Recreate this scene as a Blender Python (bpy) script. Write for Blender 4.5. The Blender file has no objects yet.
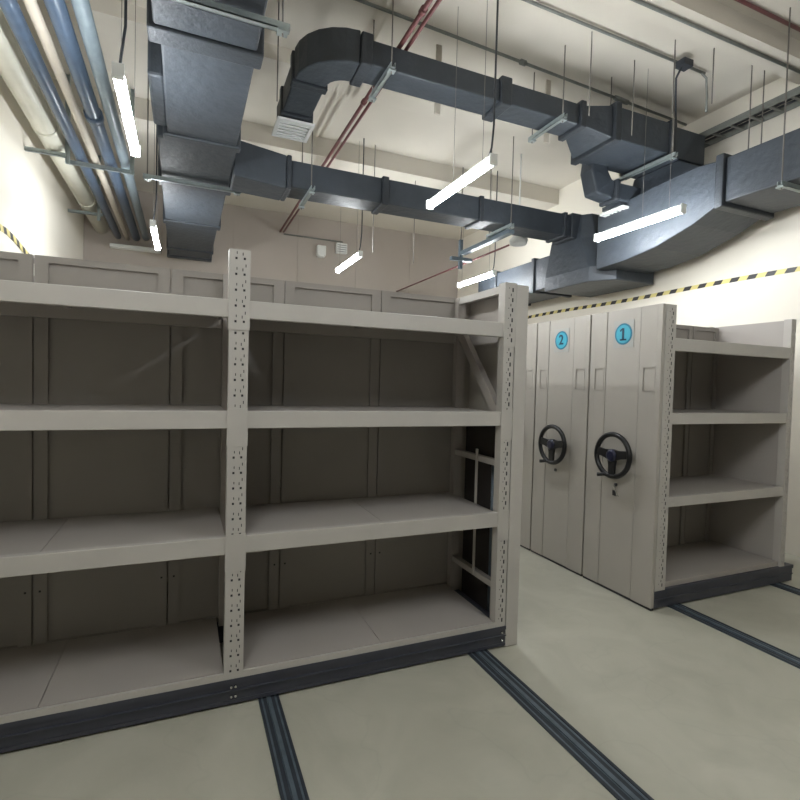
import bpy, bmesh, math, random
from mathutils import Vector, Matrix
random.seed(7)
SC = bpy.context.scene
COL = SC.collection
# ------------------------------------------------------------------ materials
def lin(c):
    c = c / 255.0
    return c / 12.92 if c <= 0.04045 else ((c + 0.055) / 1.055) ** 2.4
def rgb(r, g, b): return (lin(r), lin(g), lin(b), 1)
def mat(name, col, rough=.5, metal=0, nscale=8, namt=.06, bump=0, bscale=60, spec=.5, emit=None, estr=0):
    m = bpy.data.materials.new(name); m.use_nodes = True
    nt = m.node_tree; b = nt.nodes['Principled BSDF']
    b.inputs['Roughness'].default_value = rough
    b.inputs['Metallic'].default_value = metal
    b.inputs['Specular IOR Level'].default_value = spec
    b.inputs['Base Color'].default_value = col
    if emit:
        b.inputs['Emission Color'].default_value = emit
        b.inputs['Emission Strength'].default_value = estr
    tc = nt.nodes.new('ShaderNodeTexCoord')
    if namt:
        n = nt.nodes.new('ShaderNodeTexNoise'); n.inputs['Scale'].default_value = nscale
        n.inputs['Detail'].default_value = 5
        nt.links.new(tc.outputs['Object'], n.inputs['Vector'])
        r = nt.nodes.new('ShaderNodeMapRange')
        r.inputs['From Min'].default_value = .3; r.inputs['From Max'].default_value = .7
        r.inputs['To Min'].default_value = 1 - namt; r.inputs['To Max'].default_value = 1 + namt
        nt.links.new(n.outputs['Fac'], r.inputs['Value'])
        mx = nt.nodes.new('ShaderNodeVectorMath'); mx.operation = 'SCALE'
        mx.inputs[0].default_value = col[:3]
        nt.links.new(r.outputs['Result'], mx.inputs['Scale'])
        nt.links.new(mx.outputs['Vector'], b.inputs['Base Color'])
    if bump:
        n2 = nt.nodes.new('ShaderNodeTexNoise'); n2.inputs['Scale'].default_value = bscale
        n2.inputs['Detail'].default_value = 4
        nt.links.new(tc.outputs['Object'], n2.inputs['Vector'])
        bp = nt.nodes.new('ShaderNodeBump'); bp.inputs['Strength'].default_value = bump
        bp.inputs['Distance'].default_value = .02
        nt.links.new(n2.outputs['Fac'], bp.inputs['Height'])
        nt.links.new(bp.outputs['Normal'], b.inputs['Normal'])
    return m
M = {}
M['paint'] = mat('rack_paint', rgb(167, 161, 155), .38, nscale=3, namt=.03, bump=.04, bscale=250)
M['paint_light'] = mat('upright_paint', rgb(182, 178, 172), .4, nscale=5, namt=.04)
M['door'] = mat('end_panel_paint', rgb(168, 163, 155), .33, nscale=3, namt=.03, bump=.03, bscale=300)
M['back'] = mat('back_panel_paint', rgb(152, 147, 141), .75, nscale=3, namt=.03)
M['base'] = mat('base_charcoal', rgb(62, 64, 74), .42, nscale=9, namt=.1)
M['rail'] = mat('rail_steel', rgb(96, 108, 118), .38, metal=.3, nscale=20, namt=.15)
M['rail_dark'] = mat('rail_groove', rgb(44, 50, 58), .6, nscale=20, namt=.15)
M['black'] = mat('black_plastic', rgb(14, 15, 18), .35, namt=.05)
M['housing'] = mat('housing_dark', rgb(62, 58, 57), .22, nscale=4, namt=.06)
M['dark'] = mat('dark_steel', rgb(40, 40, 44), .5, namt=.1)
M['navy'] = mat('navy_plastic', rgb(24, 27, 52), .3, namt=.05)
M['duct'] = mat('duct_foam', rgb(54, 60, 67), .5, nscale=5, namt=.12, bump=.35, bscale=14, spec=.5)
M['duct_seam'] = mat('duct_tape', rgb(46, 51, 57), .5, nscale=9, namt=.12, bump=.25, bscale=30)
M['galv'] = mat('galvanised_steel', rgb(158, 168, 168), .4, metal=.6, nscale=25, namt=.12)
M['galv_dull'] = mat('dull_conduit', rgb(125, 128, 124), .5, metal=.3, nscale=25, namt=.1)
M['rod'] = mat('threaded_rod', rgb(112, 108, 102), .5, metal=.3, namt=.1)
M['strut'] = mat('strut_paint', rgb(84, 96, 104), .45, nscale=12, namt=.08)
M['red'] = mat('red_oxide_pipe', rgb(118, 72, 72), .5, nscale=30, namt=.15)
M['pipe_white'] = mat('white_pipe', rgb(208, 206, 192), .45, namt=.04)
M['pipe_dark'] = mat('blue_grey_pipe', rgb(76, 92, 112), .35, nscale=12, namt=.12)
M['pipe_blue'] = mat('pale_blue_pipe', rgb(128, 142, 150), .4, nscale=12, namt=.1)
M['pipe_pale'] = mat('pale_pipe', rgb(190, 182, 168), .5, namt=.05)
M['cable'] = mat('cable_sheath', rgb(52, 56, 62), .5, namt=.05)
M['white'] = mat('white_enamel', rgb(228, 230, 228), .4, namt=.03)
M['grille'] = mat('grille_shadow', rgb(120, 124, 124), .6, namt=.05)
M['teal'] = mat('badge_teal', rgb(28, 112, 138), .4, namt=.03)
M['cyan'] = mat('badge_cyan', rgb(62, 164, 188), .4, namt=.03)
M['sticker'] = mat('badge_sticker', rgb(166, 166, 162), .35, namt=.02)
M['ink'] = mat('badge_ink', rgb(14, 52, 76), .4, namt=.02)
M['chrome'] = mat('chrome', rgb(190, 190, 190), .2, metal=.9, namt=.02)
M['tube'] = mat('lit_tube', rgb(255, 255, 255), .3, namt=0, emit=(.93, .97, 1, 1), estr=30)
M['floor'] = None
# walls
M['wall_cream'] = mat('wall_cream', rgb(226, 220, 207), .75, nscale=1.2, namt=.03, bump=.08, bscale=90)
M['wall_taupe'] = mat('wall_taupe', rgb(178, 169, 161), .75, nscale=1.2, namt=.03, bump=.08, bscale=90)
M['ceil'] = mat('ceiling_plaster', rgb(212, 206, 194), .8, nscale=1.0, namt=.05, bump=.1, bscale=60)
def floor_mat():
    m = mat('floor_epoxy', rgb(182, 178, 160), .42, nscale=.9, namt=.05, bump=.03, bscale=40)
    nt = m.node_tree; b = nt.nodes['Principled BSDF']
    tc = nt.nodes.new('ShaderNodeTexCoord')
    n = nt.nodes.new('ShaderNodeTexNoise'); n.inputs['Scale'].default_value = 2.2; n.inputs['Detail'].default_value = 8
    n.inputs['Distortion'].default_value = 1.4
    nt.links.new(tc.outputs['Object'], n.inputs['Vector'])
    cr = nt.nodes.new('ShaderNodeValToRGB')
    cr.color_ramp.elements[0].position = .3; cr.color_ramp.elements[0].color = rgb(168, 166, 152)
    cr.color_ramp.elements[1].position = .7; cr.color_ramp.elements[1].color = rgb(181, 179, 165)
    nt.links.new(n.outputs['Fac'], cr.inputs['Fac'])
    n2 = nt.nodes.new('ShaderNodeTexNoise'); n2.inputs['Scale'].default_value = 1.3; n2.inputs['Detail'].default_value = 3
    nt.links.new(tc.outputs['Object'], n2.inputs['Vector'])
    cr2 = nt.nodes.new('ShaderNodeValToRGB')
    for e, p, v in zip(cr2.color_ramp.elements, (.494, .5), (1, .9)): e.position = p; e.color = (v, v, v, 1)
    e = cr2.color_ramp.elements.new(.506); e.color = (1, 1, 1, 1)
    nt.links.new(n2.outputs['Fac'], cr2.inputs['Fac'])
    mx = nt.nodes.new('ShaderNodeMix'); mx.data_type = 'RGBA'; mx.blend_type = 'MULTIPLY'
    mx.inputs[0].default_value = .45
    nt.links.new(cr.outputs['Color'], mx.inputs[6]); nt.links.new(cr2.outputs['Color'], mx.inputs[7])
    nt.links.new(mx.outputs[2], b.inputs['Base Color'])
    return m
M['floor'] = floor_mat()
def hazard_mat():
    m = mat('hazard_tape', rgb(214, 196, 96), .5, namt=0)
    nt = m.node_tree; b = nt.nodes['Principled BSDF']
    tc = nt.nodes.new('ShaderNodeTexCoord'); sp = nt.nodes.new('ShaderNodeSeparateXYZ')
    nt.links.new(tc.outputs['Object'], sp.inputs[0])
    a = nt.nodes.new('ShaderNodeMath'); a.operation = 'MULTIPLY_ADD'; a.inputs[1].default_value = .6
    nt.links.new(sp.outputs['Z'], a.inputs[0]); nt.links.new(sp.outputs['Y'], a.inputs[2])
    d = nt.nodes.new('ShaderNodeMath'); d.operation = 'DIVIDE'; d.inputs[1].default_value = .19
    nt.links.new(a.outputs[0], d.inputs[0])
    f = nt.nodes.new('ShaderNodeMath'); f.operation = 'FRACT'; nt.links.new(d.outputs[0], f.inputs[0])
    g = nt.nodes.new('ShaderNodeMath'); g.operation = 'GREATER_THAN'; g.inputs[1].default_value = .5
    nt.links.new(f.outputs[0], g.inputs[0])
    mx = nt.nodes.new('ShaderNodeMix'); mx.data_type = 'RGBA'
    nt.links.new(g.outputs[0], mx.inputs[0])
    mx.inputs[6].default_value = rgb(214, 200, 128); mx.inputs[7].default_value = rgb(40, 38, 36)
    nt.links.new(mx.outputs[2], b.inputs['Base Color'])
    return m
M['hazard'] = hazard_mat()

# ------------------------------------------------------------------ mesh helpers
class MB:
    def __init__(s): s.v = []; s.f = []; s.mi = []; s.mats = []; s.sm = []
    def _m(s, m):
        if m is None: m = s.mats[0] if s.mats else 'paint'
        if m not in s.mats: s.mats.append(m)
        return s.mats.index(m)
    def face(s, pts, m=None, smooth=False):
        i = len(s.v); s.v += [tuple(p) for p in pts]; s.f.append(list(range(i, i + len(pts)))); s.mi.append(s._m(m)); s.sm.append(smooth)
    def box(s, x0, x1, y0, y1, z0, z1, m=None):
        i = len(s.v)
        s.v += [(x0, y0, z0), (x1, y0, z0), (x1, y1, z0), (x0, y1, z0), (x0, y0, z1), (x1, y0, z1), (x1, y1, z1), (x0, y1, z1)]
        k = s._m(m)
        for f in ((0, 3, 2, 1), (4, 5, 6, 7), (0, 1, 5, 4), (1, 2, 6, 5), (2, 3, 7, 6), (3, 0, 4, 7)):
            s.f.append([i + a for a in f]); s.mi.append(k); s.sm.append(False)
        return s
    def tube(s, pts, r, m=None, n=12, cap=True):
        pts = [Vector(p) for p in pts]; k = s._m(m); base = len(s.v)
        rs = r if isinstance(r, (list, tuple)) else [r] * len(pts)
        t0 = (pts[1] - pts[0]).normalized()
        up = Vector((0, 0, 1)) if abs(t0.z) < .9 else Vector((1, 0, 0))
        u = t0.cross(up).normalized()
        for i, p in enumerate(pts):
            a = (pts[i] - pts[i - 1]).normalized() if i else t0
            b = (pts[i + 1] - pts[i]).normalized() if i < len(pts) - 1 else a
            t = (a + b).normalized(); u = (u - t * u.dot(t)).normalized(); w = t.cross(u)
            for j in range(n):
                an = 2 * math.pi * j / n
                s.v.append(tuple(p + (u * math.cos(an) + w * math.sin(an)) * rs[i]))
        for i in range(len(pts) - 1):
            for j in range(n):
                s.f.append([base + i * n + j, base + i * n + (j + 1) % n, base + (i + 1) * n + (j + 1) % n, base + (i + 1) * n + j]); s.mi.append(k); s.sm.append(True)
        if cap:
            s.f.append([base + j for j in range(n)][::-1]); s.mi.append(k); s.sm.append(False)
            s.f.append([base + (len(pts) - 1) * n + j for j in range(n)]); s.mi.append(k); s.sm.append(False)
        return s
    def loft(s, secs, m=None, cap=True):
        """secs: list of lists of 4 points (same order)"""
        k = s._m(m); b = len(s.v); n = len(secs[0])
        for q in secs: s.v += [tuple(p) for p in q]
        for i in range(len(secs) - 1):
            for j in range(n):
                s.f.append([b + i * n + j, b + i * n + (j + 1) % n, b + (i + 1) * n + (j + 1) % n, b + (i + 1) * n + j]); s.mi.append(k); s.sm.append(False)
        if cap:
            s.f.append([b + j for j in range(n)][::-1]); s.mi.append(k); s.sm.append(False)
            s.f.append([b + (len(secs) - 1) * n + j for j in range(n)]); s.mi.append(k); s.sm.append(False)
        return s
    def build(s, name, m=None, parent=None, bevel=0, solid=0, origin=None):
        me = bpy.data.meshes.new(name)
        o0 = Vector(origin) if origin else Vector((0, 0, 0))
        if parent is not None and origin is None: o0 = Vector((0, 0, 0))
        me.from_pydata([tuple(Vector(v) - o0) for v in s.v], [], s.f)
        names = s.mats or [m]
        if m and s.mats == [] : names = [m]
        for n in names: me.materials.append(M[n])
        for p, k, smo in zip(me.polygons, s.mi, s.sm): p.material_index = k; p.use_smooth = smo
        bm = bmesh.new(); bm.from_mesh(me)
        bmesh.ops.remove_doubles(bm, verts=bm.verts, dist=1e-5)
        bmesh.ops.recalc_face_normals(bm, faces=bm.faces)
        bm.to_mesh(me); bm.free()
        o = bpy.data.objects.new(name, me); COL.objects.link(o); o.location = o0
        if parent is not None:
            o.parent = parent; o.matrix_parent_inverse = Matrix.Identity(4)
            o.location = o0 - wloc(parent)
        if solid:
            d = o.modifiers.new('sheet', 'SOLIDIFY'); d.thickness = solid; d.offset = -1
        if bevel:
            d = o.modifiers.new('edge', 'BEVEL'); d.width = bevel; d.segments = 2; d.limit_method = 'ANGLE'
        return o
def wloc(o):
    v = Vector((0, 0, 0))
    while o is not None: v = v + o.location; o = o.parent
    return v
def tag(o, label=None, cat=None, group=None, kind=None):
    if label: o['label'] = label
    if cat: o['category'] = cat
    if group: o['group'] = group
    if kind: o['kind'] = kind
    return o
def thing(name, loc, label, cat, group=None):
    o = bpy.data.objects.new(name, None); COL.objects.link(o); o.location = loc; o.empty_display_size = .1
    return tag(o, label, cat, group)
def copy_tree(o, parent=None):
    c = o.copy(); COL.objects.link(c); c.parent = parent
    for ch in list(o.children): copy_tree(ch, c)
    return c
def bx(*a, m): return MB().box(*a, m=m)
def struct(name, mb, label=None):
    o = mb.build(name); o['kind'] = 'structure'
    return o

# ------------------------------------------------------------------ room
XL, XR, YB, YF, ZC = -1.6, 5.6, 10.0, -8.0, 4.85
struct('floor', bx(XL - .1, XR + .1, YF - .1, YB + .1, -.12, 0, m='floor'))
struct('ceiling', bx(XL - .1, XR + .1, YF - .1, YB + .1, ZC, ZC + .12, m='ceil'))
struct('wall_left', bx(XL - .12, XL, YF - .1, YB + .1, 0, ZC, m='wall_cream'))
struct('wall_right', bx(XR, XR + .12, YF - .1, YB + .1, 0, ZC, m='wall_cream'))
w = MB()
px = XL
for i in range(6):                       # board joints in the taupe cladding
    w.box(px + .003, px + 1.2 - .003, YB, YB + .1, 0, ZC, 'wall_taupe'); px += 1.2
w.box(XL, XR, YB + .01, YB + .12, 0, ZC, 'wall_taupe')
struct('wall_back', w)
struct('wall_front', bx(XL - .1, XR + .1, YF - .12, YF, 0, ZC, m='wall_cream'))
struct('trim_1', bx(XL, XR, 6.72, 7.05, ZC - .24, ZC, m='ceil'))
struct('trim_2', bx(XL, XR, 5.1, 5.38, ZC - .14, ZC, m='ceil'))
struct('trim_3', bx(XL, XR, 2.96, 3.2, ZC - .16, ZC, m='ceil'))

# ------------------------------------------------------------------ perforated upright
def perf(mb, x0, x1, y, z0, z1, cols, m):
    """sheet in the XZ plane at y with real rectangular holes. cols: (xc, w, h, pitch, offset)"""
    xs = {x0, x1}; zs = {z0, z1}; holes = []
    for xc, w_, h, p, off in cols:
        xs |= {xc - w_ / 2, xc + w_ / 2}
        z = z0 + off
        while z + h / 2 < z1 - .005:
            zs |= {z - h / 2, z + h / 2}; holes.append((xc, w_, z, h)); z += p
    xs = sorted(xs); zs = sorted(zs)
    for i in range(len(xs) - 1):
        a, b = xs[i], xs[i + 1]; cx = (a + b) / 2
        run = None
        for j in range(len(zs) - 1):
            c, d = zs[j], zs[j + 1]; cz = (c + d) / 2
            if any(abs(cx - h[0]) < h[1] / 2 and abs(cz - h[2]) < h[3] / 2 for h in holes):
                if run is not None: mb.face([(a, y, run), (b, y, run), (b, y, c), (a, y, c)], m); run = None
            elif run is None: run = c
        if run is not None: mb.face([(a, y, run), (b, y, run), (b, y, z1), (a, y, z1)], m)
def upright_mesh(x0, x1, y0, y1, z0, z1, style='dots', m='paint_light'):
    mb = MB(); w_ = x1 - x0
    if style == 'dots':
        c1, c2 = x0 + w_ * .33, x0 + w_ * .72
        cols = [(c1, .010, .011, .075, .04), (c2, .010, .011, .075, .04), (c1 + .003, .004, .012, .075, .066),
                (c2 - .008, .004, .014, .075, .062), (c2 + .006, .004, .014, .075, .082)]
    else:
        c1 = x0 + w_ * .68
        cols = [(c1, .010, .024, .06, .04), (c1 - .012, .006, .016, .06, .07), (x0 + w_ * .35, .005, .006, .06, .05)]
    perf(mb, x0, x1, y0, z0, z1, cols, m)
    t = .0015
    mb.face([(x0, y0, z0), (x0, y1, z0), (x0, y1, z1), (x0, y0, z1)], m)
    mb.face([(x1, y0, z0), (x1, y1, z0), (x1, y1, z1), (x1, y0, z1)], m)
    mb.face([(x0, y0 + .002, z1), (x1, y0 + .002, z1), (x1, y1, z1), (x0, y1, z1)], m)
    mb.box(x0 + .004, x1 - .004, y0 + .02, y0 + .022, z0, z1 - .004, 'dark')     # dark sheet standing in for the shade inside, seen through the holes
    return mb

# ------------------------------------------------------------------ front left rack
def back_panel(root, x0, x1, y, z0, z1, st=.065, holes=True):
    mb = MB()
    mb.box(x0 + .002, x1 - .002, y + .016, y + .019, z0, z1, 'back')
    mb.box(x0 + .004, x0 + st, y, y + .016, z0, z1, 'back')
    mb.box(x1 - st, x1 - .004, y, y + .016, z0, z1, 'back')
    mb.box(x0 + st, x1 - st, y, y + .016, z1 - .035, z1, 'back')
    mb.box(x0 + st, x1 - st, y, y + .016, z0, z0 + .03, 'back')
    if holes:
        for z in (.45,):
            for x in (x0 + st * .5, x1 - st * .5):
                mb.box(x - .005, x + .005, y - .0012, y, z - .005, z + .005, 'dark')
    return mb.build('back_panel', parent=root)
Y0, Y1 = 2.54, 3.20
def base_beam(root, x0, x1, y0, y1, bolts):
    mb = MB()
    mb.box(x0, x1, y0 + .006, y0 + .03, .012, .135, 'base')
    mb.box(x0, x1, y0, y0 + .01, .112, .135, 'base')
    mb.box(x0, x1, y0 - .004, y0 + .006, .075, .081, 'base')
    mb.box(x0, x1, y0 + .002, y0 + .01, .012, .03, 'base')
    mb.box(x0, x1, y1 - .03, y1, .012, .135, 'base')
    mb.box(x0, x0 + .04, y0 + .03, y1 - .03, .012, .135, 'base')
    mb.box(x1 - .04, x1, y0 + .03, y1 - .03, .012, .135, 'base')
    o = mb.build('base_frame', parent=root)
    for x in bolts:
        for z in (.05, .098):
            MB().tube([(x, y0 + .008, z), (x, y0 - .007, z)], .006, 'chrome', 8).build('bolt', parent=o)
    return o
def left_rack(label, group):
    r = thing('mobile_shelving_unit', (.2, 2.87, 0), label, 'shelving rack', group)
    base_beam(r, -1.45, 1.83, Y0, Y1, (.225, .245, 1.80))
    ux = [(-1.415, -1.325), (.19, .28), (1.75, 1.822)]
    for i, (a, b) in enumerate(ux):
        style = 'slots' if i == 2 else 'dots'
        u = upright_mesh(a, b, Y0 + .004, Y0 + .064, .135, 1.86, style).build('upright', parent=r)
        upright_mesh(a - .004, b + .004, Y0, Y0 + .068, 1.84, 2.222, style).build('upright_sleeve', parent=u)
        MB().box(a + .01, b, Y1 - .075, Y1 - .025, .135, 2.215, 'paint').build('rear_upright', parent=r)
    lv = [(1.984, .086), (1.45, .085), (.838, .086)]
    for (a, b) in ux[1:]:
        for z, h in lv[1:]:
            MB().box(a - .003, b + .003, Y0 + .001, Y0 + .004, z - h - .085, z + .012, 'paint_light').build('beam_connector', parent=r)
    bays = [(-1.325, .19), (.28, 1.75)]
    for a, b in bays:
        mid = (a + b) / 2
        for z, h in lv:
            MB().box(a, b, Y0 + .008, Y0 + .012 + .035, z - h, z, 'paint_light').build('beam', parent=r, bevel=.003)
            MB().box(a, b, Y1 - .075, Y1 - .045, z - h, z - .012, 'paint').build('rear_beam', parent=r)
            for c, d in ((a + .002, mid - .0015), (mid + .0015, b - .002)):
                s = MB().box(c, d, Y0 + .05, Y1 - .03, z - .012, z - .002, 'paint')
                s.box(c, c + .012, Y0 + .05, Y1 - .078, z - .034, z - .012, 'paint')
                s.box(d - .012, d, Y0 + .05, Y1 - .078, z - .034, z - .012, 'paint')
                s.build('shelf_board', parent=r)
        for c, d in ((a + .002, mid - .0015), (mid + .0015, b - .002)):
            MB().box(c, d, Y0 + .02, Y1 - .03, .137, .168, 'paint').build('shelf_board', parent=r)
        MB().box(a, b, Y0 + .002, Y0 + .018, .136, .166, 'paint_light').build('front_lip', parent=r)
    xs = [-1.37, -.73, -.08, .56, 1.20, 1.83]
    for a, b in zip(xs[:-1], xs[1:]): back_panel(r, a, b, Y1 - .024, .14, 2.222)
    MB().box(.232, .238, Y0 + .068, Y1 - .075, .17, 1.96, 'paint').build('divider_panel', parent=r)
    # open frame at the right end
    xa, xb = 1.765, 1.805
    f = MB()
    f.box(xa, xb, Y0 + .068, Y1 - .075, 2.17, 2.215, 'paint_light')
    f.build('top_brace', parent=r)
    MB().loft([[(xa, Y0 + .07, 1.36), (xb, Y0 + .07, 1.36), (xb, Y0 + .07, 1.46), (xa, Y0 + .07, 1.46)],
               [(xa, Y1 - .078, 1.93), (xb, Y1 - .078, 1.93), (xb, Y1 - .078, 2.03), (xa, Y1 - .078, 2.03)]], 'paint').build('diagonal_brace', parent=r)
    for z in (1.13, .37):
        MB().box(xa, xb, Y0 + .068, Y1 - .075, z - .018, z + .018, 'paint').build('cross_brace', parent=r)
    MB().box(xa - .008, xa, 2.815, 2.835, .36, 1.19, 'paint_light').build('tie_bar', parent=r)
    # end panel, light outside, dark drive housing inside
    e = MB()
    e.box(1.828, 1.915, Y0, Y0 + .02, .004, 2.215, 'paint_light')
    e.box(1.9, 1.915, Y0 + .02, Y1, .004, 2.215, 'door')
    e.box(1.828, 1.9, Y1 - .02, Y1, .004, 2.215, 'door')
    e.box(1.828, 1.9, Y0 + .02, Y1 - .02, 2.2, 2.215, 'door')
    ep = e.build('end_panel', parent=r, bevel=.002)
    MB().box(1.89, 1.899, Y0 + .022, Y1 - .022, 1.87, 2.19, 'paint').build('inner_sheet', parent=ep)
    h = MB()
    h.box(1.884, 1.899, Y0 + .022, Y1 - .022, .02, 1.43, 'housing')
    h.build('drive_housing', parent=ep)
    MB().tube([(1.868, 2.72, .05), (1.868, 2.72, 1.08)], .012, 'rail', 8).build('drive_chain', parent=ep)
    MB().tube([(1.868, 2.79, .05), (1.868, 2.79, 1.08)], .012, 'rail', 8).build('drive_chain', parent=ep)
    return r
def relocate(root):
    """children meshes are authored in world space: shift them under the root"""
    for ch in root.children: ch.location = ch.location
L1 = left_rack('long grey two-bay rack of empty shelves with perforated uprights, filling the left foreground', 'left bank of mobile racks')
L2 = copy_tree(L1); L2.location.y += .68
tag(L2, 'grey empty rack standing directly behind the long two-bay foreground rack')
L3 = copy_tree(L1); L3.location.y += 1.36
tag(L3, 'grey empty rack, rearmost of the left bank, two places behind the foreground rack')

# ------------------------------------------------------------------ right cabinets
XD, YR, YE = 3.12, 2.592, 3.286
def text_mesh(ch, size, depth):
    c = bpy.data.curves.new('numeral', 'FONT'); c.body = ch; c.size = size; c.extrude = depth; c.align_x = 'CENTER'; c.align_y = 'CENTER'; c.offset = .0015
    o = bpy.data.objects.new('numeral', c); COL.objects.link(o)
    me = bpy.data.meshes.new_from_object(o.evaluated_get(bpy.context.evaluated_depsgraph_get()))
    bpy.data.objects.remove(o); bpy.data.curves.remove(c); me.name = 'numeral'
    return me
def disc(mb, x0, x1, cy, cz, r, m, n=32):
    mb.tube([(x0, cy, cz), (x1, cy, cz)], r, m, n)
def badge(r, yc, zc, ch):
    b = MB().box(XD - .002, XD - .0002, yc - .098, yc + .098, zc - .105, zc + .105, 'sticker')
    disc(b, XD - .0022, XD - .0035, yc, zc, .083, 'teal')
    disc(b, XD - .0036, XD - .0045, yc, zc, .069, 'cyan')
    o = b.build('number_badge', parent=r, origin=(XD, yc, zc)); o['label'] = 'round teal badge with the number ' + ch
    if ch == '1':
        q = MB().box(-.009, .009, -.045, .045, -.0012, .0012, 'ink'); q.box(-.03, .03, -.05, -.038, -.0012, .0012, 'ink')
        q.loft([[(-.03, .018, -.0012), (-.03, .030, -.0012), (-.03, .030, .0012), (-.03, .018, .0012)], [(-.009, .033, -.0012), (-.009, .047, -.0012), (-.009, .047, .0012), (-.009, .033, .0012)]], 'ink')
        to = q.build('numeral'); me = to.data; bpy.data.objects.remove(to)
    else:
        me = text_mesh(ch, .125, .0012); me.materials.clear(); me.materials.append(M['ink'])
    t = bpy.data.objects.new('numeral', me); COL.objects.link(t); t.parent = o
    # text x -> -Y, text y -> Z, facing -X
    t.rotation_euler = (math.pi / 2, 0, -math.pi / 2); t.location = (-.0065, 0, 0)
    return o
def handwheel(r, yc, zc):
    x = XD - .075
    pts = []
    for i in range(41):
        a = 2 * math.pi * i / 40
        pts.append((x, yc + .163 * math.cos(a), zc + .163 * math.sin(a)))
    w_ = MB().tube(pts, .0195, 'black', 10, cap=False)
    o = w_.build('handwheel', parent=r, origin=(x, yc, zc)); o['label'] = 'black three-spoke handwheel'
    for ang in (8, 172, 270):
        a = math.radians(ang); cy, cz = math.cos(a), math.sin(a)
        def q(rr, hw, xx): return [(xx - .012, yc + rr * cy - hw * cz, zc + rr * cz + hw * cy), (xx - .012, yc + rr * cy + hw * cz, zc + rr * cz - hw * cy),
                                   (xx + .008, yc + rr * cy + hw * cz, zc + rr * cz - hw * cy), (xx + .008, yc + rr * cy - hw * cz, zc + rr * cz + hw * cy)]
        s = MB().loft([q(.02, .044, x), q(.08, .032, x), q(.155, .03, x)], 'black')
        s.build('spoke', parent=o, bevel=.004)
    h = MB().tube([(XD, yc, zc), (x + .02, yc, zc)], .03, 'black', 20)
    h.tube([(x + .02, yc, zc), (x - .018, yc, zc), (x - .03, yc, zc)], [.048, .048, .03], 'navy', 24)
    h.build('hub', parent=o)
    k = MB().tube([(x + .005, yc + .05, zc - .15), (x - .03, yc + .075, zc - .158), (x - .05, yc + .10, zc - .162)], [.012, .014, .016], 'black', 12)
    k.build('knob', parent=o)
def right_cab(label, group, ch):
    r = thing('mobile_shelving_cabinet', (XD, (YR + YE) / 2, 0), label, 'shelving rack', group)
    d = MB()
    ya, yb = 2.777, 3.106
    zt = 2.222
    d.box(XD + .006, XD + .03, YR + .002, YE - .012, .02, zt, 'door')
    # two side stiles with pockets, slightly proud of the centre field
    for (a, b, pa, pb) in ((YR, ya, 2.635, 2.745), (yb, YE - .012, 3.122, 3.222)):
        zl, zh = 1.592, 1.775
        d.box(XD, XD + .006, a, pa, .02, zt, 'door'); d.box(XD, XD + .006, pb, b, .02, zt, 'door')
        d.box(XD, XD + .006, pa, pb, .02, zl, 'door'); d.box(XD, XD + .006, pa, pb, zh, zt, 'door')
    d.box(XD + .003, XD + .006, ya + .005, yb - .005, .02, zt, 'door')
    d.box(XD + .002, XD + .03, YR + .002, YE - .012, .003, .02, 'dark')
    p = d.build('end_panel', parent=r, bevel=.0012)
    for pa, pb in ((2.635, 2.745), (3.122, 3.222)):
        c = MB()
        t = .006
        c.box(XD - .003, XD + .001, pa, pa + t, 1.592, 1.775, 'door'); c.box(XD - .003, XD + .001, pb - t, pb, 1.592, 1.775, 'door')
        c.box(XD - .003, XD + .001, pa + t, pb - t, 1.592, 1.592 + t, 'door'); c.box(XD - .003, XD + .001, pa + t, pb - t, 1.775 - t, 1.775, 'door')
        c.build('label_pocket', parent=p)
    if ch: badge(p, 2.936, 2.032, ch)
    handwheel(p, 2.928, 1.092)
    lk = MB(); disc(lk, XD, XD - .008, 2.955, .855, .014, 'dark', 16)
    lo = lk.build('lock', parent=p)
    if ch == '1':
        k = MB().tube([(XD - .008, 2.955, .852), (XD - .022, 2.955, .848)], .005, 'chrome', 8)
        k.tube([(XD - .022, 2.955, .848), (XD - .018, 2.945, .815), (XD - .012, 2.915, .77)], .004, 'chrome', 6)
        k.box(XD - .016, XD - .008, 2.945, 2.972, .77, .81, 'dark')
        k.build('key', parent=lo)
    # body
    upright_mesh(3.158, 3.262, YR + .004, YR + .064, .14, 2.222, 'slots').build('upright', parent=r)
    upright_mesh(4.612, 4.672, YR + .004, YR + .064, .14, 2.222, 'slots').build('upright', parent=r)
    y2 = 3.22
    MB().box(3.155, 3.16, YR + .064, YE - .01, .14, 2.2, 'paint').build('side_panel', parent=r)
    MB().box(4.625, 4.63, YR + .066, YE - .01, .14, 2.215, 'paint').build('side_panel', parent=r)
    for a, b in ((3.165, 3.63), (3.63, 4.27), (4.27, 4.62)): back_panel(r, a, b, y2, .14, 2.2, .05, False)
    for z, h in ((1.985, .092), (1.44, .083), (.822, .074)):
        MB().box(3.262, 4.612, YR + .006, YR + .045, z - h, z, 'paint_light').build('beam', parent=r, bevel=.003)
        MB().box(3.262, 4.612, YR + .05, y2 - .002, z - .014, z - .002, 'paint').build('shelf_board', parent=r)
    MB().box(3.262, 4.612, YR + .02, y2 - .002, .15, .188, 'paint').build('shelf_board', parent=r)
    mb = MB(); y0 = YR + .002
    mb.box(3.155, 4.79, y0 + .006, y0 + .03, .012, .148, 'base')
    mb.box(3.262, 4.79, y0 - .003, y0 + .006, .12, .148, 'base'); mb.box(3.155, 4.79, y0 - .002, y0 + .006, .07, .078, 'base')
    mb.box(3.155, 4.79, YE - .04, YE - .01, .012, .148, 'base'); mb.box(4.75, 4.79, y0 + .03, YE - .04, .012, .148, 'base')
    mb.build('base_frame', parent=r)
    return r
R1 = right_cab('grey end-panel cabinet badged 1, nearest on the right, its open shelves facing the aisle', 'right bank of mobile racks', '1')
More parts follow.
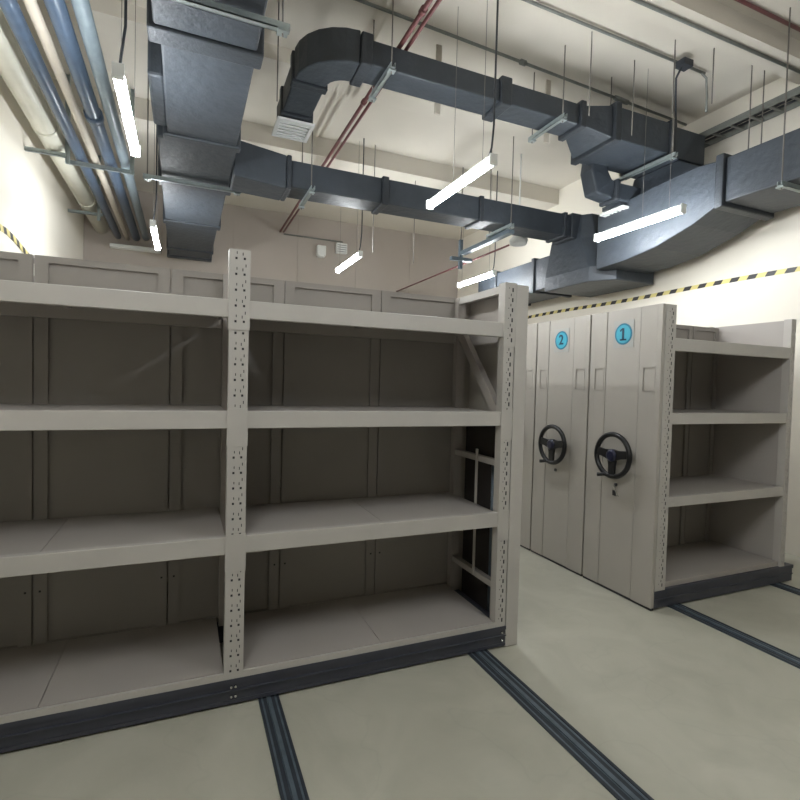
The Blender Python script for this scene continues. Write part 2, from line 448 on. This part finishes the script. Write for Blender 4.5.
R2 = right_cab('grey end-panel cabinet badged 2, pressed behind the cabinet badged 1', 'right bank of mobile racks', '2')
R2.location.y += .70
R3 = right_cab('grey end-panel cabinet without visible badge, a sliver showing behind the cabinet badged 2', 'right bank of mobile racks', None)
R3.location.y += 1.40

# ------------------------------------------------------------------ floor rails
def rail(x0, x1, ya, yb, label):
    mb = MB(); w_ = x1 - x0
    mb.box(x0, x1, ya, yb, .0, .004, 'rail')
    mb.box(x0 + w_ * .22, x0 + w_ * .38, ya, yb, .004, .0048, 'rail_dark')
    mb.box(x0 + w_ * .62, x0 + w_ * .78, ya, yb, .004, .0048, 'rail_dark')
    mb.box(x0, x0 + w_ * .12, ya, yb, .004, .008, 'rail_dark'); mb.box(x1 - w_ * .12, x1, ya, yb, .004, .008, 'rail_dark')
    mb.box(x0 + w_ * .42, x0 + w_ * .58, ya, yb, .004, .011, 'rail')
    o = mb.build('floor_rail'); tag(o, label, 'rail', 'steel rails the racks roll on')
rail(.355, .455, .4, 5.0, 'steel floor rail under the middle upright of the long left rack')
rail(1.57, 1.70, .4, 5.0, 'steel floor rail running from under the right end of the long left rack')
rail(3.315, 3.44, .4, 5.0, 'steel floor rail emerging beside the end panel of the cabinet badged 1')
rail(4.52, 4.65, .4, 5.0, 'steel floor rail at the right edge under the far end of the cabinet badged 1')

# ------------------------------------------------------------------ lamps
def lamp(x, yc, z, label, wires=(-.39, .44), cord=True):
    r = thing('tube_lamp', (x, yc, z), label, 'lamp', 'hanging tube lamps')
    l = .53
    MB().tube([(x, yc - l, z), (x, yc + l, z)], .031, 'tube', 16).build('tube', parent=r)
    h = MB().box(x - .016, x + .016, yc - l - .01, yc + l + .01, z + .036, z + .052, 'white')
    h.box(x - .031, x + .031, yc - l - .022, yc - l, z - .031, z + .052, 'white')
    h.box(x - .031, x + .031, yc + l, yc + l + .022, z - .031, z + .052, 'white')
    h.build('housing', parent=r)
    if cord: MB().tube([(x, yc - l + .05, z + .05), (x + .01, yc - l + .03, z + .12), (x + .03, yc - l + .04, z + .3), (x + .03, yc - l + .04, ZC)], .008, 'cable', 8).build('cord', parent=r)
    if wires:
        for yy in (yc + wires[0], yc + wires[1]):
            MB().tube([(x, yy, z + .05), (x, yy, ZC)], .0022, 'rod', 6).build('suspension_wire', parent=r)
ZL = 3.3
lamp(-.365, 3.83, ZL, 'lit tube lamp hanging left of the large overhead duct, the nearer one')
lamp(-.35, 6.85, ZL, 'small lit tube lamp hanging at the far end left of the large overhead duct')
lamp(2.12, 3.84, ZL, 'lit tube lamp hanging in the centre, largest of the middle row', (-.39, .08))
lamp(2.12, 6.98, ZL, 'small lit tube lamp above the long left rack, near the white wall boxes')
lamp(4.27, 3.92, ZL, 'lit tube lamp hanging in front of the right-hand duct bend, at the right', (-.39, -.08), False)
lamp(4.27, 7.05, ZL, 'lit tube lamp glowing just behind the right end upright of the long left rack')
lamp(-.36, .85, ZL, 'tube lamp overhead behind the viewpoint, in the left lamp row')
lamp(2.12, .75, ZL, 'tube lamp overhead behind the viewpoint, in the middle lamp row')

# ------------------------------------------------------------------ ducts
def ring(mb, x0, x1, y0, y1, z0, z1, e, m='duct_seam'):
    mb.box(x0 - e, x1 + e, y0 - e, y1 + e, z0 - e, z1 + e, m)
def secY(x0, x1, y, z0, z1): return [(x0, y, z0), (x1, y, z0), (x1, y, z1), (x0, y, z1)]
def secX(x, y0, y1, z0, z1): return [(x, y0, z0), (x, y1, z0), (x, y1, z1), (x, y0, z1)]
# main duct along Y
md = thing('air_duct', (.13, 5.6, 3.7), 'wide dark insulated duct running away overhead at the left of centre', 'duct')
segs = [(1.2, 3.42, -.20, .40), (3.42, 3.58, -.235, .445), (3.58, 4.85, -.165, .405), (4.85, 4.95, -.2, .44), (4.95, 6.0, -.25, .415),
        (6.0, 6.12, -.29, .45), (6.12, 7.45, -.262, .405), (7.45, 7.6, -.295, .43), (7.6, 9.0, -.27, .39), (9.0, 9.12, -.3, .41), (9.12, 9.55, -.275, .38), (9.55, 9.7, -.31, .41)]
for i, (a, b, c, d) in enumerate(segs):
    fl = (b - a) < .2
    e = .018 if fl else 0
    mb = MB().loft([secY(c, d, a, 3.7 - e, 4.1 + e), secY(c, d, b, 3.7 - e, 4.1 + e)], 'duct_seam' if fl else 'duct')
    mb.build('flange' if fl else 'duct_section', parent=md, bevel=.014)
MB().box(-.27, -.16, 4.05, 4.84, 3.74, 4.02, 'duct').build('side_stub', parent=md, bevel=.02)
# cross duct (middle)
cd = thing('air_duct', (2.6, 5.58, 3.65), 'dark cross duct joining the wide left duct to the right wall, lower of two', 'duct')
def cross(root, xs, y0, y1, z0, z1):
    for (a, b, e) in xs:
        MB().box(a, b, y0 - e, y1 + e, z0 - e, z1 + e, 'duct_seam' if e else 'duct').build('flange' if e else 'duct_section', parent=root, bevel=.012)
CY0, CY1, CZ0, CZ1 = 5.41, 5.75, 3.64, 3.92
MB().loft([secX(.42, CY0 - .1, CY1 + .02, CZ0 - .02, CZ1 + .06), secX(.95, CY0 - .02, CY1 + .05, CZ0 - .03, CZ1 + .03)], 'duct').build('duct_section', parent=cd, bevel=.012)
cross(cd, [(.95, 1.0, .035), (1.0, 2.02, 0), (2.02, 2.1, .02), (2.1, 3.3, 0), (3.3, 3.36, .018), (3.36, 4.6, 0), (4.6, 4.66, .02), (4.66, 4.715, 0)], CY0, CY1, CZ0, CZ1)
# upper cross duct
ud = thing('air_duct', (2.9, 4.14, 4.21), 'dark narrow duct high under the ceiling, elbowed at its left end, upper cross duct', 'duct')
UY0, UY1, UZ0, UZ1 = 4.0, 4.28, 4.21, 4.41
cross(ud, [(1.28, 1.38, .03), (1.38, 2.62, 0), (2.62, 2.74, .028), (2.74, 3.55, 0), (3.55, 3.62, .03)], UY0, UY1, UZ0, UZ1)
el = []
for i in range(7):
    t = i / 6 * math.pi / 2; cx, cy = 1.28, UY1 + .17
    ro, ri = .45, .17
    el.append([(cx - ro * math.sin(t), cy - ro * math.cos(t), UZ0 - .02), (cx - ri * math.sin(t), cy - ri * math.cos(t), UZ0 - .02),
               (cx - ri * math.sin(t), cy - ri * math.cos(t), UZ1 + .05), (cx - ro * math.sin(t), cy - ro * math.cos(t), UZ1 + .05)])
MB().loft(el, 'duct').build('elbow', parent=ud, bevel=.012)
MB().box(.81, 1.13, 4.45, 4.53, UZ0 - .045, UZ1 + .03, 'duct_seam').build('flange', parent=ud, bevel=.012)
MB().box(.83, 1.11, 4.53, 5.0, UZ0 - .02, UZ1, 'duct').build('duct_section', parent=ud, bevel=.012)
MB().box(.81, 1.13, 5.0, 5.08, UZ0 - .05, UZ1 + .02, 'duct_seam').build('flange', parent=ud, bevel=.012)
def diffuser(root, x0, x1, y0, y1, z):
    g = MB()
    t = .035
    g.box(x0, x1, y0, y0 + t, z, z + .025, 'white'); g.box(x0, x1, y1 - t, y1, z, z + .025, 'white')
    g.box(x0, x0 + t, y0 + t, y1 - t, z, z + .025, 'white'); g.box(x1 - t, x1, y0 + t, y1 - t, z, z + .025, 'white')
    g.box(x0 + t, x1 - t, y0 + t, y1 - t, z + .02, z + .03, 'grille')
    n = 5
    for i in range(n):
        y = y0 + t + (y1 - y0 - 2 * t) * (i + .5) / n
        g.box(x0 + t, x1 - t, y - .012, y + .012, z + .003, z + .018, 'white')
    return g.build('diffuser', parent=root)
MB().box(.83, 1.11, 5.08, 5.36, UZ0 - .04, UZ1, 'duct').build('duct_section', parent=ud, bevel=.012)
diffuser(ud, .79, 1.15, 5.02, 5.4, UZ0 - .09)
# plenum on the right of the upper duct
MB().loft([secX(3.62, UY0, UY1, UZ0, UZ1), secX(3.95, UY0 - .04, UY1 + .25, UZ0 - .06, UZ1 + .06)], 'duct').build('transition', parent=ud, bevel=.01)
MB().box(3.95, 4.03, 3.92, 4.57, 4.11, 4.5, 'duct_seam').build('flange', parent=ud, bevel=.012)
MB().box(4.03, 4.74, 3.95, 4.56, 4.14, 4.47, 'duct').build('plenum_box', parent=ud, bevel=.012)
MB().box(4.74, 4.82, 3.92, 4.6, 4.10, 4.5, 'duct_seam').build('flange', parent=ud, bevel=.012)
MB().box(4.82, 5.3, 3.95, 4.56, 4.12, 4.45, 'duct').build('plenum_box', parent=ud, bevel=.012)
# short drop with diffuser
sd = ud
before = set(bpy.data.objects)
MB().loft([[(3.86, 4.50, 4.13), (4.08, 4.50, 4.13), (4.08, 4.70, 4.13), (3.86, 4.70, 4.13)],
           [(3.84, 4.50, 3.98), (4.06, 4.48, 4.0), (4.06, 4.70, 4.0), (3.84, 4.70, 3.98)],
           [(3.90, 4.48, 3.72), (4.10, 4.46, 3.90), (4.10, 4.68, 3.90), (3.90, 4.68, 3.72)],
           [(4.12, 4.46, 3.68), (4.16, 4.46, 3.88), (4.16, 4.66, 3.88), (4.12, 4.66, 3.68)]], 'duct').build('elbow', parent=sd, bevel=.02)
MB().box(4.14, 4.20, 4.42, 4.70, 3.66, 3.90, 'duct_seam').build('flange', parent=sd, bevel=.02)
MB().box(4.20, 4.62, 4.44, 4.68, 3.67, 3.87, 'duct').build('duct_section', parent=sd, bevel=.02)
MB().box(4.62, 4.67, 4.42, 4.70, 3.655, 3.885, 'duct_seam').build('flange', parent=sd, bevel=.02)
MB().box(4.24, 4.62, 4.47, 4.74, 3.63, 3.68, 'duct_seam').build('diffuser_collar', parent=sd)
diffuser(sd, 4.26, 4.66, 4.44, 4.80, 3.6)

for o in set(bpy.data.objects) - before: o.location += Vector((.35, -.02, .10))

# right-hand duct along Y
rd = thing('air_duct', (5.05, 4.8, 3.1), 'large dark duct sweeping along the right wall with a drop bend behind the lamp', 'duct')
MB().loft([secY(4.70, 5.42, 1.4, 3.41, 3.83), secY(4.70, 5.42, 3.28, 3.41, 3.83)], 'duct').build('duct_section', parent=rd, bevel=.012)
MB().loft([secY(4.66, 5.46, 3.28, 3.37, 3.87), secY(4.66, 5.46, 3.36, 3.36, 3.87)], 'duct_seam').build('flange', parent=rd, bevel=.012)
MB().loft([secY(4.70, 5.42, 3.36, 3.40, 3.83), secY(4.70, 5.42, 3.6, 3.29, 3.86), secY(4.70, 5.44, 4.05, 3.16, 3.84), secY(4.70, 5.46, 4.45, 3.11, 3.80), secY(4.70, 5.46, 4.9, 3.09, 3.76)], 'duct').build('bend', parent=rd, bevel=.012)
MB().box(4.78, 5.46, 5.9, 7.8, 3.04, 3.50, 'duct').build('duct_section', parent=rd, bevel=.012)
MB().box(4.75, 5.49, 6.2, 6.27, 3.01, 3.53, 'duct_seam').build('flange', parent=rd, bevel=.012)
MB().box(4.75, 5.49, 7.2, 7.27, 3.01, 3.53, 'duct_seam').build('flange', parent=rd, bevel=.012)
# junction where the cross duct lands
def oct_(xa, xb, ya, yb, c, z): return [(xa, ya + c * 1.3, z), (xa + c, ya, z), (xb, ya, z), (xb, yb, z), (xa, yb, z)]
MB().loft([oct_(4.72, 5.57, 4.78, 5.9, .2, 2.97), oct_(4.72, 5.57, 4.78, 5.9, .2, 3.16), oct_(4.80, 5.50, 5.15, 5.9, .12, 3.60), oct_(4.86, 5.46, 5.25, 5.88, .08, 3.93)], 'duct').build('junction_box', parent=rd, bevel=.012)
MB().box(4.72, 4.90, 5.38, 5.78, 3.61, 3.945, 'duct_seam').build('neck', parent=rd, bevel=.012)
# riser joining the upper duct and the wall duct
MB().loft([[(4.86, 3.55, 3.84), (5.42, 3.55, 3.84), (5.42, 4.6, 3.84), (4.86, 4.6, 3.84)], [(4.9, 3.96, 4.11), (5.42, 3.96, 4.11), (5.42, 4.55, 4.11), (4.9, 4.55, 4.11)]], 'duct').build('riser', parent=rd, bevel=.012)

# ------------------------------------------------------------------ trapeze hangers
def channel(mb, a, b, w_=.04, h=.04, m='galv'):
    """U channel between two points (horizontal)"""
    a = Vector(a); b = Vector(b); t = (b - a).normalized(); s = Vector((-t.y, t.x, 0)) * (w_ / 2)
    for off, ww, z0, z1 in ((0, w_ / 2, -h, -h + .006), (w_ / 2 - .003, .003, -h, 0), (-w_ / 2 + .003, .003, -h, 0)):
        sd_ = Vector((-t.y, t.x, 0))
        c = sd_ * off; e = sd_ * ww
        mb.loft([[a + c - e + Vector((0, 0, z0)), a + c + e + Vector((0, 0, z0)), a + c + e + Vector((0, 0, z1)), a + c - e + Vector((0, 0, z1))],
                 [b + c - e + Vector((0, 0, z0)), b + c + e + Vector((0, 0, z0)), b + c + e + Vector((0, 0, z1)), b + c - e + Vector((0, 0, z1))]], m)
    return mb
def hanger(a, b, rods, label, ztop=ZC, m='galv'):
    r = thing('trapeze_hanger', a, label, 'hanger', 'duct hangers')
    channel(MB(), a, b, m=m).build('channel', parent=r)
    for (x, y) in rods:
        z = a[2]
        MB().tube([(x, y, z - .07), (x, y, ztop)], .006, 'rod', 8).build('threaded_rod', parent=r)
        MB().box(x - .03, x + .03, y - .03, y + .03, z - .055, z - .042, 'galv').build('washer_plate', parent=r)
hanger((-.45, 3.06, 3.68), (.54, 3.06, 3.68), ((-.40, 3.06), (.50, 3.06)), 'steel channel hanger under the near part of the wide left duct')
hanger((-.42, 5.86, 3.68), (.54, 5.86, 3.68), ((-.38, 5.86), (.5, 5.86)), 'steel channel hanger under the middle of the wide left duct')
hanger((1.52, 3.88, 4.2), (1.52, 4.42, 4.2), ((1.52, 3.92), (1.52, 4.38)), 'steel channel hanger under the upper cross duct near its elbow')
hanger((3.28, 3.88, 4.2), (3.28, 4.42, 4.2), ((3.28, 3.92), (3.28, 4.38)), 'steel channel hanger under the upper cross duct right of its middle')
hanger((4.70, 3.82, 4.10), (4.70, 4.82, 4.10), ((4.70, 3.87), (4.70, 4.78)), 'steel channel hanger under the box section of the upper cross duct')
hanger((1.2, 5.25, 3.635), (1.2, 5.87, 3.635), ((1.2, 5.34), (1.2, 5.83)), 'steel channel hanger under the left part of the lower cross duct')
hanger((3.72, 5.3, 3.635), (3.72, 5.87, 3.635), ((3.72, 5.34), (3.72, 5.83)), 'steel channel hanger under the right part of the lower cross duct')
hanger((4.62, 2.75, 3.405), (5.5, 2.75, 3.405), ((4.65, 2.75), (5.48, 2.75)), 'steel channel hanger under the right-hand duct near the image edge')
# loose suspension rods and pale straps above the upper duct
for i, (x, y, z0, lb) in enumerate([(3.37, 3.67, 4.1, 'thin rod hanging left of the ceiling drop of cable, in front of the upper duct'),
        (4.05, 4.1, 4.5, 'short thin rod above the box section of the upper duct, leftmost there'),
        (4.04, 3.8, 4.12, 'thin rod standing before the left side of the duct box section'),
        (4.14, 3.43, 4.18, 'long thin rod beside the black cable drop under the ceiling'),
        (4.34, 3.19, 4.2, 'thin rod from the ceiling just left of the cable tray end'),
        (4.93, 3.23, 3.86, 'thin rod down to the right-hand duct, left one of a close pair'),
        (5.1, 3.22, 3.86, 'thin rod down to the right-hand duct, right one of a close pair'),
        (.70, 4.5, 4.0, 'thin rod hanging left of the elbow of the upper duct'),
        (2.35, 6.6, 3.4, 'faint thin rod hanging behind the centre lamp, left one'),
        (3.1, 6.9, 3.4, 'faint thin rod hanging behind the centre lamp, right one')]):
    tag(MB().tube([(x, y, z0), (x, y, ZC)], .0055, 'rod', 8).build('suspension_rod'), lb, 'rod', 'loose suspension rods')
for x, y, lb in ((2.2, 4.42, 'pale flat strap from ceiling behind the upper duct, near the red pipes'),
                 (3.5, 4.42, 'pale flat strap from ceiling behind the upper duct, right of the centre lamp cord'),
                 (4.86, 4.7, 'pale flat strap from ceiling behind the duct box section')):
    tag(MB().box(x - .028, x + .028, y, y + .02, 4.2, ZC, 'pipe_pale').build('hanging_strap'), lb, 'strap', 'pale straps above the upper duct')

# ------------------------------------------------------------------ pipes
def pipe(name, pts, r, m, label, cat='pipe', group=None, n=16, couplings=(), cr=1.25):
    if couplings:
        t = thing(name, pts[0], label, cat, group)
        MB().tube(pts, r, m, n).build('run', parent=t)
        for c in couplings: MB().tube(c, r * cr, m, n).build('coupling', parent=t)
        return t
    return tag(MB().tube(pts, r, m, n).build(name), label, cat, group)
pipe('water_pipe', [(-1.34, 1.0, 4.14), (-1.34, 9.99, 4.14)], .115, 'pipe_white', 'thick white pipe running along the left wall under the ceiling', couplings=[[(-1.34, 6.2, 4.14), (-1.34, 6.26, 4.14)], [(-1.34, 8.5, 4.14), (-1.34, 8.56, 4.14)]], cr=1.06)
pipe('water_pipe', [(-1.09, 1.0, 4.02), (-1.09, 9.99, 4.02)], .055, 'pipe_dark', 'blue-grey pipe next to the thick white pipe at the left')
pipe('water_pipe', [(-.81, 1.0, 4.03), (-.81, 9.99, 4.03)], .062, 'pipe_dark', 'blue-grey pipe, second from the thick white pipe at the left', couplings=[[(-.81, 5.5, 4.03), (-.81, 5.6, 4.03)]])
pipe('conduit', [(-.945, 1.0, 4.0), (-.945, 9.99, 4.0)], .038, 'pipe_pale', 'pale pipe running between the two blue-grey pipes at the left')
pipe('conduit', [(-.66, 1.0, 4.05), (-.66, 9.99, 4.05)], .055, 'pipe_blue', 'pale blue-grey pipe, rightmost of the left pipe rack')
def bracket(y, x0, x1, z, label, vs, low=()):
    r = thing('pipe_bracket', (x0, y, z), label, 'bracket', 'brackets carrying the left pipes')
    channel(MB(), (x0, y, z), (x1, y, z)).build('channel', parent=r)
    for (za, xa_) in low:
        channel(MB(), (xa_, y, za), (-.56, y, za)).build('channel', parent=r)
    for x in vs:
        v = MB(); v.box(x - .02, x + .02, y - .045, y - .025, z - .12, ZC, 'galv'); v.box(x - .02, x - .016, y - .07, y - .045, z - .12, ZC, 'galv'); v.box(x + .016, x + .02, y - .07, y - .045, z - .12, ZC, 'galv')
        v.build('drop_channel', parent=r)
bracket(6.6, -1.595, -1.2, 4.02, 'steel bracket under the left pipes, the nearer one', (-1.2, -.58), ((3.955, -1.2),))
bracket(8.75, -1.595, -1.15, 4.02, 'steel bracket under the left pipes, the farther one', (-1.2,))
tag(MB().box(-1.2, -.42, 9.86, 10.0, 3.8, 3.86, 'white').build('pipe_bracket', bevel=.004), 'short pale box bracket where the left pipes meet the back wall', 'bracket', 'brackets carrying the left pipes')
# red pipes
pipe('sprinkler_pipe', [(1.655, 1.0, 4.48), (1.655, 9.97, 4.48)], .02, 'red', 'thin dark red pipe above the cross ducts, left one of the pair', group='pair of thin dark red pipes', couplings=[[(1.655, y, 4.48), (1.655, y + .05, 4.48)] for y in (3.6, 5.0, 7.5)], cr=1.5)
pipe('sprinkler_pipe', [(1.72, 1.0, 4.48), (1.72, 9.97, 4.48)], .016, 'red', 'thin dark red pipe above the cross ducts, right one of the pair', group='pair of thin dark red pipes')
pipe('conduit', [(1.72, 9.97, 4.44), (2.9, 9.97, 4.44)], .014, 'galv_dull', 'thin horizontal conduit on the back wall leading to the white box')
w1 = MB().box(2.37, 2.54, 9.88, 9.99, 4.1, 4.3, 'white'); w1.tube([(2.455, 9.94, 4.11), (2.455, 9.94, 4.07)], .07, 'white', 12)
tag(w1.build('wall_speaker', bevel=.01), 'small white rounded unit on the back wall, left one', 'wall unit')
w2 = MB().box(2.76, 2.98, 9.9, 9.99, 4.2, 4.4, 'white')
for k in range(4): w2.box(2.775, 2.965, 9.893, 9.9, 4.225 + k * .042, 4.237 + k * .042, 'grille')
tag(w2.build('wall_box', bevel=.004), 'small white louvred box on the back wall, right one', 'wall unit')
# ceiling conduits running in X
pipe('conduit', [(1.0, 4.13, 4.8), (5.5, 4.36, 4.8)], .014, 'galv_dull', 'thin grey conduit crossing the ceiling above the upper duct', group='ceiling conduits', couplings=[[(3.0, 4.232, 4.8), (3.06, 4.235, 4.8)], [(4.3, 4.299, 4.8), (4.5, 4.309, 4.8)]], cr=1.9)
pipe('conduit', [(2.5, 3.58, 4.82), (4.8, 3.62, 4.82)], .013, 'galv_dull', 'thin grey conduit on the ceiling ending at the black cable drop', group='ceiling conduits')
pipe('conduit', [(2.5, 3.06, 4.677), (5.58, 3.06, 4.677)], .014, 'galv_dull', 'thin grey conduit fixed under the ceiling beam at the top right', group='ceiling conduits')
pipe('conduit', [(2.5, 2.86, 4.835), (5.58, 2.86, 4.835)], .015, 'red', 'thin reddish conduit on the ceiling at the top right corner', group='ceiling conduits')
cb = MB().box(4.36, 4.48, 3.5, 3.6, 4.74, 4.80, 'cable')
cb.tube([(4.40, 3.56, 4.75), (4.40, 3.62, 4.67), (4.50, 3.70, 4.62), (4.68, 3.84, 4.56), (4.86, 3.975, 4.485)], .010, 'cable', 8)
tag(cb.build('cable_drop'), 'black cable drooping from a small junction on the ceiling conduit', 'cable')
pipe('conduit', [(4.75, 3.62, 4.82), (4.83, 3.62, 4.78), (4.85, 3.62, 4.6), (4.85, 3.62, 4.45)], .011, 'galv_dull', 'short bent conduit dropping from the end of the ceiling conduit')
# cable tray on the right wall
ct = thing('cable_tray', (5.45, 3.5, 4.48), 'steel ladder cable tray along the top of the right wall', 'cable tray')
MB().box(5.34, 5.35, 1.2, 4.2, 4.46, 4.53, 'galv_dull').build('side_rail', parent=ct)
MB().box(5.57, 5.58, 1.2, 4.2, 4.46, 4.53, 'galv_dull').build('side_rail', parent=ct)
for k in range(15): MB().box(5.35, 5.57, 1.3 + k * .2, 1.33 + k * .2, 4.465, 4.48, 'galv_dull').build('rung', parent=ct)
for j, xx in enumerate((5.39, 5.44, 5.5)):
    pipe('cable', [(xx, 1.2, 4.495), (xx, 4.15, 4.495)], .012, 'cable', ['dark cable lying in the tray, outermost', 'dark cable lying in the middle of the tray', 'dark cable lying in the tray nearest the wall'][j], 'cable', 'cables in the wall tray')
# pipes near back right, behind rack end
tag(MB().box(3.73, 3.82, 5.4, 6.62, 3.54, 3.594, 'strut').build('strut_channel', bevel=.006), 'blue-grey strut running back below the lower cross duct', 'strut')
vs = MB().box(3.75, 3.80, 6.66, 6.71, 3.35, 3.78, 'strut'); vs.box(3.6, 3.95, 6.63, 6.7, 3.46, 3.51, 'strut'); vs.tube([(3.775, 6.685, 3.78), (3.775, 6.685, ZC)], .008, 'rod', 8)
tag(vs.build('strut_post'), 'short blue-grey strut post at the back end of the long strut', 'strut')
pipe('sprinkler_pipe', [(4.12, 5.95, 3.57), (4.12, 10.0, 3.57)], .013, 'red', 'short thin red pipe seen under the right part of the lower cross duct')
sm = MB().tube([(4.28, 5.95, 3.60), (4.28, 5.95, 3.66), (4.28, 5.95, 3.70)], [.11, .13, .10], 'white', 24)
sm.tube([(4.28, 5.95, 3.70), (4.28, 5.95, ZC)], .01, 'white', 8)
tag(sm.build('smoke_detector'), 'round white ceiling unit hanging just under the lower cross duct', 'detector')

# ------------------------------------------------------------------ hazard tape
def ribbon(name, pts, hgt, x_thick, label):
    mb = MB(); secs = []
    for (x, y, z) in pts:
        secs.append([(x, y, z - hgt / 2), (x + x_thick, y, z - hgt / 2), (x + x_thick, y, z + hgt / 2), (x, y, z + hgt / 2)])
    mb.loft(secs, 'hazard')
    return tag(mb.build(name), label, 'tape', 'black and yellow wall tape')
pr = []
for i in range(60):
    y = -2 + 11.9 * i / 59
    pr.append((5.596, y, 2.845 + .008 * math.sin(y * 2.1)))
ribbon('hazard_tape', pr, .048, .003, 'black and yellow hazard tape along the right wall above the cabinets')
pl = []
for i in range(50):
    y = -2 + 11.9 * i / 49
    pl.append((-1.594 + .003 * math.sin(y * 3), y, 2.93 + .04 * math.sin(y * 3.4)))
ribbon('hazard_tape', pl, .06, .003, 'sagging black and yellow hazard tape along the left wall')

# ------------------------------------------------------------------ fix parenting offsets
# parts were authored in world coordinates: turn that into local coordinates
# (MB.build already subtracts the parent's position)

# ------------------------------------------------------------------ world, camera, view
wd = bpy.data.worlds.new('world'); SC.world = wd; wd.use_nodes = True
wd.node_tree.nodes['Background'].inputs['Color'].default_value = (.75, .85, 1, 1)
wd.node_tree.nodes['Background'].inputs['Strength'].default_value = .2
yaw, pitch, roll, fpx = .403, .0314, .0257, 504.89
F = Vector((math.sin(yaw) * math.cos(pitch), math.cos(yaw) * math.cos(pitch), -math.sin(pitch)))
R = Vector((math.cos(yaw), -math.sin(yaw), 0)); U = R.cross(F)
R2 = math.cos(roll) * R + math.sin(roll) * U; U2 = -math.sin(roll) * R + math.cos(roll) * U
cam = bpy.data.cameras.new('camera'); co = bpy.data.objects.new('camera', cam); COL.objects.link(co)
cam.sensor_width = 36; cam.sensor_fit = 'HORIZONTAL'; cam.lens = fpx / 800 * 36; cam.clip_start = .05
co.matrix_world = Matrix(((R2.x, U2.x, -F.x, 0), (R2.y, U2.y, -F.y, 0), (R2.z, U2.z, -F.z, 1.6), (0, 0, 0, 1)))
SC.camera = co
SC.view_settings.view_transform = 'Standard'; SC.view_settings.look = 'None'
SC.view_settings.gamma = 1; SC.view_settings.use_curve_mapping = False
SC.view_settings.exposure = 1.95
